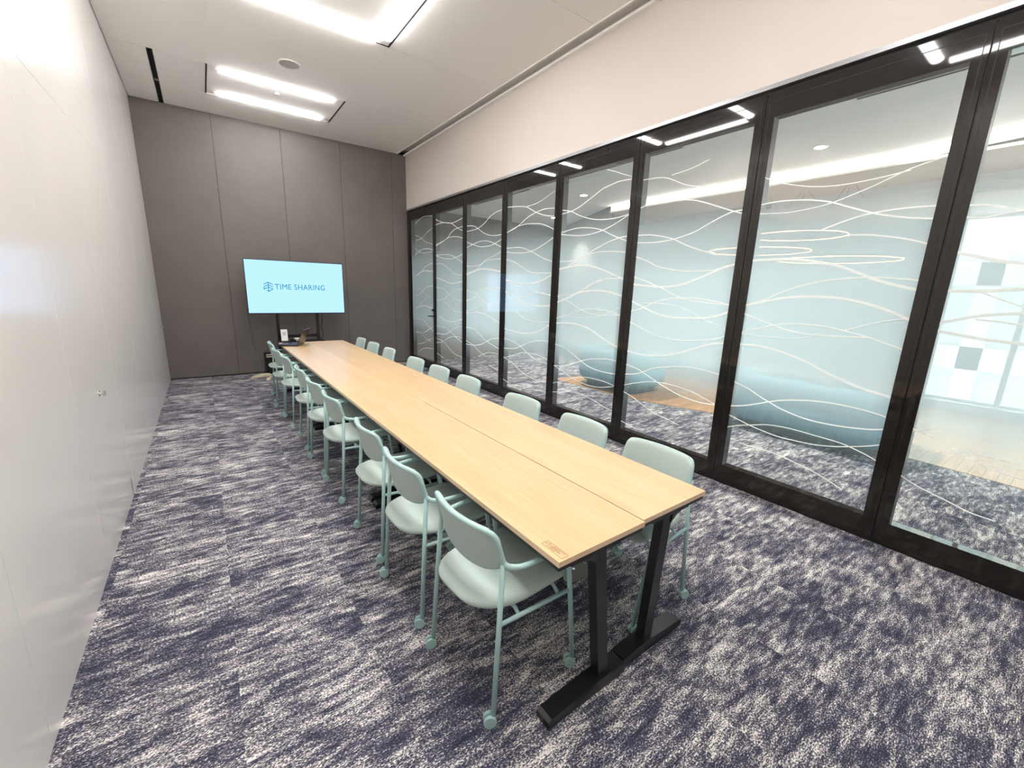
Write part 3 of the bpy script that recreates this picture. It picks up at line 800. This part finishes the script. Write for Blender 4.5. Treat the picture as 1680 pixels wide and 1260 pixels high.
# ------------------------------------------------------------------ chairs
def make_chair():
    t = empty('meeting_chair')
    r = 0.0105
    # seat
    x0, x1, hw = -0.262, 0.185, 0.210
    def w_at(u):
        x = x0 + (x1 - x0) * u; W = hw
        rr = 0.20
        if x < x0 + rr: d = (x0 + rr - x) / rr; W = hw - 0.155 * (1 - math.sqrt(max(0, 1 - d * d)))
        rf = 0.05
        if x > x1 - rf: d = (x - x1 + rf) / rf; W = hw - rf * (1 - math.sqrt(max(0, 1 - d * d)))
        return W
    def S(u, v, s):
        u2 = 0.5 - 0.5 * math.cos(PI * u); v2 = 0.5 - 0.5 * math.cos(PI * v)
        e = (1 - abs(2 * u2 - 1) ** 8) * (1 - abs(2 * v2 - 1) ** 8); th = 0.022 * math.sqrt(max(e, 0))
        z = 0.462 - 0.006 * math.cos(2 * (v2 - 0.5)) + 0.006 * (2 * u2 - 1) ** 2 - (0.010 if u2 > 0.9 else 0) * (u2 - 0.9) * 10
        return (x0 + (x1 - x0) * u2, (2 * v2 - 1) * w_at(u2), z + s * th + (0.004 if s > 0 else 0) * e)
    bm = new(); pad(bm, 25, 21, S); obj('seat', bm, M['mint_fabric'], t, smooth=True)
    # back frame: one tube up one side, across the top and down the other
    zt, zj = 0.770, 0.655
    def backx(y, z):
        k = (z - zj) / (zt - zj)
        return -0.178 - 0.026 * k - 0.042 * (1 - (y / 0.2) ** 2)
    side = [(-0.176, 0.208, zj), (backx(0.204, 0.68), 0.204, 0.68), (backx(0.199, 0.73), 0.199, 0.73), (backx(0.188, 0.757), 0.190, 0.759), (backx(0.165, zt), 0.168, zt)]
    mid = [(backx(y, zt), y, zt + 0.002) for y in (0.10, 0.0, -0.10)]
    path = side + mid + [(a, -b, c) for a, b, c in side[::-1]]
    bm = new(); tube(bm, catmull(path, 5), r, 10); obj('back_frame', bm, M['mint_metal'], t, smooth=True)
    # backrest pad
    zb = 0.583
    def Wb(z):
        W = 0.198 - 0.0 * (zt - z)
        if z < zj: W = 0.205 - 0.055 * ((zj - z) / (zj - zb)) ** 1.6
        if z < zb + 0.045: d = (zb + 0.045 - z) / 0.045; W -= 0.05 * (1 - math.sqrt(max(0, 1 - d * d)))
        if z > zt - 0.035: d = (z - zt + 0.035) / 0.035; W -= 0.032 * (1 - math.sqrt(max(0, 1 - d * d)))
        return W
    def Bk(u, v, s):
        u2 = 0.5 - 0.5 * math.cos(PI * u); v2 = 0.5 - 0.5 * math.cos(PI * v)
        z = zb + (zt + 0.011 - zb) * u2; y = (2 * v2 - 1) * (Wb(min(z, zt)) + (0.007 if z > zj else 0.0))
        e = (1 - abs(2 * u2 - 1) ** 10) * (1 - abs(2 * v2 - 1) ** 10); th = 0.0125 * math.sqrt(max(e, 0))
        sag = 0.008 * (1 - v2) * v2 * 4 * (1 - u2)
        return (backx(min(0.2, abs(y)), z) + 0.007 + s * th, y, z - sag)
    bm = new(); pad(bm, 25, 25, Bk); obj('backrest', bm, M['mint_fabric'], t, smooth=True)
    fl = 0.046
    for s in (1, -1):
        # arm flows out of the back, bends down into the front leg
        bm = new()
        tube(bm, catmull([(-0.176, s * 0.208, zj), (-0.160, s * 0.222, 0.641), (-0.115, s * 0.244, 0.636), (-0.04, s * 0.252, 0.638), (0.04, s * 0.252, 0.641), (0.085, s * 0.251, 0.640), (0.110, s * 0.248, 0.622), (0.118, s * 0.246, 0.585)], 5), r, 10)
        obj('armrest', bm, M['mint_metal'], t, smooth=True)
        for nm, P, cx in (('leg', [(0.118, s * 0.246, 0.585), (0.156, s * 0.240, 0.35), (0.205, s * 0.229, fl)], 0.207),
                          ('leg', [(-0.176, s * 0.208, zj), (-0.196, s * 0.216, 0.35), (-0.214, s * 0.222, fl)], -0.214)):
            bm = new(); tube(bm, P, r * 0.97, 10); lg = obj(nm, bm, M['mint_metal'], t, smooth=True)
            bm = new(); yb = P[-1][1]; a = random.Random(int(cx * 1000) + s).uniform(-0.6, 0.6)
            d = Vector((math.cos(a), math.sin(a), 0)); n = Vector((-d.y, d.x, 0)); c = Vector((cx, yb, 0.0245)) - d * 0.012
            for q in (-1, 1):
                cyl(bm, c + n * q * 0.004, c + n * q * 0.017, 0.0240, 18)
            cyl(bm, c - n * 0.006, c + n * 0.006, 0.012, 10)
            cyl(bm, (cx, yb, 0.026), (P[-1][0], yb, 0.060), 0.0085, 10)
            box(bm, c.x - 0.010, cx + 0.008, yb - 0.0035, yb + 0.0035, 0.02, 0.046)
            obj('caster', bm, M['mint_metal'], lg, bevel=0.0)
        bm = new(); cyl(bm, (-0.191, s * 0.215, 0.415), (0.145, s * 0.241, 0.415), r * 0.8, 10)
        obj('side_rail', bm, M['mint_metal'], t, smooth=True)
    bm = new()
    for x in (-0.10, 0.10): 
        tube(bm, [(x, -0.222, 0.405), (x, -0.19, 0.428), (x, 0.19, 0.428), (x, 0.222, 0.405)], 0.008, 8)
    obj('seat_support', bm, M['mint_metal'], t, smooth=True)
    return t
ch0 = make_chair()
ordi = ['nearest the camera', 'second from the camera', 'third from the camera', 'fourth from the camera', 'exactly in the middle',
        'fourth from the far end', 'third from the far end', 'second from the far end', 'at the far end']
LY = [1.256, 1.825, 2.390, 3.225, 3.790, 4.440, 5.250, 5.800, 6.480]
RY = [1.236, 1.800, 2.435, 3.255, 3.845, 4.440, 5.300, 5.930, 6.520]
LR = [0.070, 0.035, 0.01, 0.03, 0.05, -0.02, 0.03, 0.06, -0.03]
RR = [0.01, -0.02, 0.03, -0.02, 0.01, 0.02, -0.03, 0.015, -0.02]
LXo = [0, -0.015, 0.0, -0.005, -0.01, 0, -0.01, -0.03, 0.0]
first = True
for i in range(9):
    o = ch0 if first else copy_tree(ch0); first = False
    o.location = (0.902 - 0.006 * (LY[i] - 1.2) + LXo[i], LY[i], 0); o.rotation_euler = (0, 0, LR[i])
    setprops(o, label='mint green armchair on the left of the table, ' + ordi[i], cat='chair', group='mint chairs on the left of the table')
for i in range(9):
    o = copy_tree(ch0)
    o.location = (1.682 - 0.003 * (RY[i] - 1.2), RY[i], 0); o.rotation_euler = (0, 0, PI + RR[i])
    setprops(o, label='mint green armchair on the glass side of the table, ' + ordi[i], cat='chair', group='mint chairs on the glass side of the table')

# ------------------------------------------------------------------ screen on its stand
YS = 7.795
TX0, TX1, TZ0, TZ1 = 0.524, 1.980, 1.078, 1.918
tv = empty('television', ((TX0 + TX1) / 2, YS, TZ0), label='large flat screen showing a pale blue slide with teal logo', cat='television')
hw, hh = (TX1 - TX0) / 2, TZ1 - TZ0
bm = new(); box(bm, -hw, hw, 0.004, 0.035, 0, hh); box(bm, -hw * 0.7, hw * 0.7, 0.035, 0.07, hh * 0.15, hh * 0.75)
obj('casing', bm, M['black_metal'], tv, bevel=0.003)
bm = new(); bz = 0.010
for a, b, c, d in ((-hw, hw, 0, bz + 0.004), (-hw, hw, hh - bz, hh), (-hw, -hw + bz, bz, hh - bz), (hw - bz, hw, bz, hh - bz)): box(bm, a, b, 0.0, 0.004, c, d)
obj('bezel', bm, M['black_metal'], tv)
bm = new(); box(bm, -hw + bz, hw - bz, 0.002, 0.004, bz + 0.004, hh - bz)
scr = obj('screen', bm, M['screen'], tv, label='lit pale blue screen')
# lettering and logo, in screen plane
def text_mesh(body, width, name, mat, parent, loc, rot, height=None):
    cu = bpy.data.curves.new('tmp', 'FONT'); cu.body = body; cu.extrude = 0.002; cu.offset = 0.0; cu.space_character = 1.06
    o = bpy.data.objects.new('tmp', cu); COL.objects.link(o)
    dg = C.evaluated_depsgraph_get(); me = bpy.data.meshes.new_from_object(o.evaluated_get(dg))
    bpy.data.objects.remove(o); bpy.data.curves.remove(cu)
    xs = [v.co.x for v in me.vertices]; ys = [v.co.y for v in me.vertices]
    sx = width / (max(xs) - min(xs)); sy = sx if height is None else height / (max(ys) - min(ys)); x0, y0 = min(xs), min(ys)
    for v in me.vertices: v.co = Vector(((v.co.x - x0) * sx, (v.co.y - y0) * sy, v.co.z * 0.3))
    me.materials.clear(); me.materials.append(mat); me.name = name
    r = bpy.data.objects.new(name, me); COL.objects.link(r); r.parent = parent; r.location = loc; r.rotation_euler = rot
    return r
cxm = (TX0 + TX1) / 2
text_mesh('TIME SHARING', 0.745, 'lettering', M['teal_ink'], scr, (0.925 - cxm, 0.0012, 1.462 - TZ0), (PI / 2, 0, 0), 0.088)
bm = new(); lx, lz, s = 0.834 - cxm, 1.502 - TZ0, 0.062
def stroke(a, b, w=0.0105):
    a = Vector((lx + a[0] * s, 0, lz + a[1] * s)); b = Vector((lx + b[0] * s, 0, lz + b[1] * s)); d = (b - a).normalized(); n = Vector((-d.z, 0, d.x)) * w / 2; d = d * w * 0.3
    q = [a - d - n, b + d - n, b + d + n, a - d + n]
    hexa(bm, [p + Vector((0, 0.0016, 0)) for p in q], [p + Vector((0, 0.0004, 0)) for p in q])
for a, b in (((0, 1.15), (0, -1.15)), ((0, 1.15), (-1, 0.62)), ((0, 1.15), (1, 0.62)), ((0, 0.52), (-1, 0.0)), ((0, 0.52), (1, 0.0)),
             ((0, -0.08), (-1, -0.62)), ((-1, 0.0), (-1, -0.62)), ((0, -0.08), (1, -0.58)), ((1, -0.58), (0, -1.15)), ((0, -1.15), (-0.45, -0.92))): stroke(a, b)
obj('logo', bm, M['teal_ink'], scr)

sd = empty('screen_stand', (1.24, 7.93, 0), label='black metal stand with shelf carrying the flat screen', cat='stand')
for s in (-1, 1):
    bm = new(); box(bm, s * 0.306 - 0.022, s * 0.306 + 0.022, -0.02, 0.02, 0.06, 1.5); obj('post', bm, M['black_metal'], sd, bevel=0.003)
    bm = new(); box(bm, s * 0.306 - 0.03, s * 0.306 + 0.03, -0.36, 0.34, 0.045, 0.085)
    for y in (-0.32, 0.30): cyl(bm, (s * 0.306 - 0.015, y, 0.025), (s * 0.306 + 0.015, y, 0.025), 0.024, 14); box(bm, s * 0.306 - 0.006, s * 0.306 + 0.006, y - 0.01, y + 0.01, 0.02, 0.05)
    obj('base_foot', bm, M['black_metal'], sd)
bm = new(); box(bm, -0.34, 0.34, -0.30, 0.02, 0.612, 0.632); box(bm, -0.34, 0.34, -0.302, -0.285, 0.612, 0.648); obj('shelf', bm, M['black_metal'], sd, bevel=0.002)
bm = new(); box(bm, -0.30, 0.30, 0.0, 0.03, 0.67, 0.72); box(bm, -0.30, 0.30, -0.015, 0.015, 0.2, 0.24); obj('cross_bar', bm, M['black_metal'], sd)
bm = new(); box(bm, -0.35, 0.35, -0.055, -0.02, 1.25, 1.65); obj('mount_plate', bm, M['black_metal'], sd)
# cables hanging beside the right post
c = empty('cable', (1.59, 7.92, 0.62), label='black cable hanging from the screen beside the right stand post', cat='cable')
bm = new(); tube(bm, catmull([(0.02, -0.02, 0.50), (0.03, -0.02, 0.35), (0.005, -0.03, 0.22), (0.03, -0.02, 0.10), (0.0, -0.02, 0.014)], 6), 0.008, 8); obj('cord', bm, M['black_metal'], c, smooth=True)
c = empty('cable', (0.60, 8.2, 0.0), label='thin dark cable drooping from behind the screen to the floor, left of the stand', cat='cable')
bm = new(); tube(bm, catmull([(-0.04, -0.33, 1.30), (-0.05, 0.05, 1.10), (-0.02, 0.22, 0.80), (0.02, 0.2, 0.45), (0.06, 0.15, 0.10), (0.08, 0.12, 0.006)], 6), 0.003, 8); obj('cord', bm, M['track'], c, smooth=True)
# things on the shelf
t = empty('paper_sign', (1.0, 7.80, 0.633), label='white printed sheet in a clear stand on the screen shelf', cat='sign')
bm = new(); hexa(bm, [(-0.048, 0.0, 0.0), (0.048, 0.0, 0.0), (0.048, 0.003, 0.0), (-0.048, 0.003, 0.0)], [(-0.048, 0.035, 0.185), (0.048, 0.035, 0.185), (0.048, 0.038, 0.185), (-0.048, 0.038, 0.185)]); obj('sheet', bm, M['paper'], t)
bm = new()
for i, (w, z) in enumerate(((0.026, 0.135), (0.030, 0.12), (0.030, 0.105), (0.018, 0.09))):
    y = 0.035 * z / 0.185 - 0.0012; box(bm, -w, w, y, y + 0.001, z, z + 0.006)
obj('print', bm, M['grey_ink'], t)
bm = new(); box(bm, -0.05, 0.05, 0.0, 0.06, 0.0, 0.004); obj('foot', bm, M['clear'], t)
t = empty('black_receiver', (1.10, 7.75, 0.633), label='flat black box lying on the screen shelf beside the sheet', cat='device')
bm = new(); box(bm, -0.045, 0.05, -0.06, 0.06, 0.0, 0.03); obj('casing', bm, M['black_metal'], t, bevel=0.004)
t = empty('power_adapter', (1.19, 7.74, 0.633), label='small white adapter with a dark band on the screen shelf', cat='device')
bm = new(); box(bm, -0.055, 0.055, -0.04, 0.04, 0.0, 0.048); obj('casing', bm, M['white_plastic'], t, bevel=0.006)
bm = new(); box(bm, -0.035, 0.056, -0.0415, 0.041, 0.018, 0.028); obj('band', bm, M['dark_gap'], t)
# black box by the wall and cream cable bundle on the floor
t = empty('power_box', (0.80, 8.365, 0.0), label='black box with pale stripes standing at the end wall behind the farthest left chair', cat='box')
bm = new(); box(bm, -0.065, 0.075, -0.07, 0.10, 0.0, 0.375); obj('casing', bm, M['black_metal'], t, bevel=0.006)
bm = new()
for z in (0.30, 0.335): box(bm, -0.045, 0.055, -0.072, -0.069, z, z + 0.016)
obj('stripes', bm, M['cream'], t)
bm = new(); cyl(bm, (0.045, -0.069, 0.20), (0.045, -0.074, 0.20), 0.010, 12); obj('indicator', bm, M['white_plastic'], t)
t = empty('cable_bundle', (0.66, 8.10, 0.0), label='cream extension cord coiled on the carpet near the end wall', cat='cable')
bm = new(); P = []
for k in range(60):
    a = k * 0.55; P.append((0.10 * math.cos(a) * (1 + 0.3 * math.sin(k * 0.9)) + 0.05 * math.sin(k * 0.21), 0.07 * math.sin(a * 1.1) + 0.03 * math.sin(k * 0.37), 0.012 + 0.012 * (1 + math.sin(k * 0.7))))
P += [(-0.12, -0.08, 0.008), (-0.20, -0.16, 0.008), (-0.26, -0.24, 0.008)]
tube(bm, catmull(P, 3), 0.007, 6); obj('cord', bm, M['cream'], t, smooth=True)
bm = new(); hexa(bm, [(0.02, -0.30, 0.0), (0.07, -0.31, 0.0), (0.14, -0.10, 0.0), (0.09, -0.09, 0.0)], [(0.025, -0.29, 0.03), (0.065, -0.30, 0.03), (0.135, -0.11, 0.03), (0.095, -0.10, 0.03)]); obj('socket_strip', bm, M['cream'], t)

# ------------------------------------------------------------------ laptop on the far left table
lp = empty('laptop', (0.973, 6.55, 0.7215), math.atan2(0.324, 0.156) - PI / 2, label='open dark laptop at the far left corner of the table', cat='laptop')
# local: +y along the hinge, -x towards its user
bm = new(); box(bm, -0.19, 0.06, -0.165, 0.165, 0.0, 0.016); obj('base', bm, M['laptop'], lp, bevel=0.003)
bm = new(); 
for i in range(5):
    for j in range(12): box(bm, -0.075 + i * 0.022, -0.057 + i * 0.022, -0.135 + j * 0.0225, -0.116 + j * 0.0225, 0.016, 0.0175)
box(bm, -0.17, -0.10, -0.05, 0.05, 0.016, 0.0165)
obj('keyboard', bm, M['laptop_deck'], lp)
a = math.radians(22); ux, uz = math.sin(a), math.cos(a)
def lid(bm, t0, t1, y0, y1, h0, h1):
    f = lambda h, t, y: (0.062 + ux * h + uz * t, y, 0.014 + uz * h - ux * t)
    hexa(bm, [f(h0, t0, y0), f(h0, t1, y0), f(h0, t1, y1), f(h0, t0, y1)], [f(h1, t0, y0), f(h1, t1, y0), f(h1, t1, y1), f(h1, t0, y1)])
bm = new(); lid(bm, 0.0, 0.007, -0.165, 0.165, 0.0, 0.225); ld = obj('lid', bm, M['laptop'], lp, bevel=0.002)
bm = new(); lid(bm, -0.001, 0.0004, -0.155, 0.155, 0.012, 0.215); obj('display', bm, M['dark_gap'], ld)
bm = new(); lid(bm, 0.0066, 0.0076, -0.022, 0.022, 0.10, 0.122); obj('badge', bm, M['logo_metal'], ld)

# flush floor outlet lid under the near chairs
t = empty('floor_outlet', (1.575, 1.49, 0.0), 0.02, label='square bronze floor outlet lid in the carpet under the nearest chairs', cat='floor outlet')
bm = new(); box(bm, -0.085, 0.085, -0.075, 0.075, 0.0, 0.004); obj('lid', bm, M['metal_lid'], t, bevel=0.001)
bm = new(); cyl(bm, (0.0, 0.01, 0.004), (0.0, 0.01, 0.006), 0.009, 14); obj('catch', bm, M['chrome'], t)

# ------------------------------------------------------------------ daylight and camera
w = bpy.data.worlds.new('world'); SC.world = w; w.use_nodes = True
nt = w.node_tree; bg = nt.nodes['Background']; bg.inputs[0].default_value = (0.80, 0.92, 1.0, 1); bg.inputs[1].default_value = 2.6

cam = bpy.data.cameras.new('camera'); co = bpy.data.objects.new('camera', cam); COL.objects.link(co); SC.camera = co
yaw, pit, rol, F, HC = 0.629, 0.2217, 0.0313, 686.82, 1.5761
cy, sy, cp, sp_, cr, sr = math.cos(yaw), math.sin(yaw), math.cos(pit), math.sin(pit), math.cos(rol), math.sin(rol)
f = Vector((sy * cp, cy * cp, -sp_)); rt = Vector((cy, -sy, 0)); up = rt.cross(f)
r2 = rt * cr + up * sr; u2 = up * cr - rt * sr
co.matrix_world = Matrix(((r2.x, u2.x, -f.x, 0), (r2.y, u2.y, -f.y, 0), (r2.z, u2.z, -f.z, HC), (0, 0, 0, 1)))
cam.sensor_fit = 'HORIZONTAL'; cam.sensor_width = 36; cam.lens = 36 * F / 1680; cam.clip_start = 0.05

SC.view_settings.view_transform = 'Standard'; SC.view_settings.look = 'None'
SC.view_settings.exposure = 1.9; SC.view_settings.gamma = 1.0; SC.view_settings.use_curve_mapping = False
cy_ = SC.cycles
cy_.max_bounces = 12; cy_.transparent_max_bounces = 16; cy_.diffuse_bounces = 8; cy_.glossy_bounces = 4
cy_.caustics_reflective = False; cy_.caustics_refractive = False
cy_.sample_clamp_indirect = 8.0; cy_.use_denoising = True
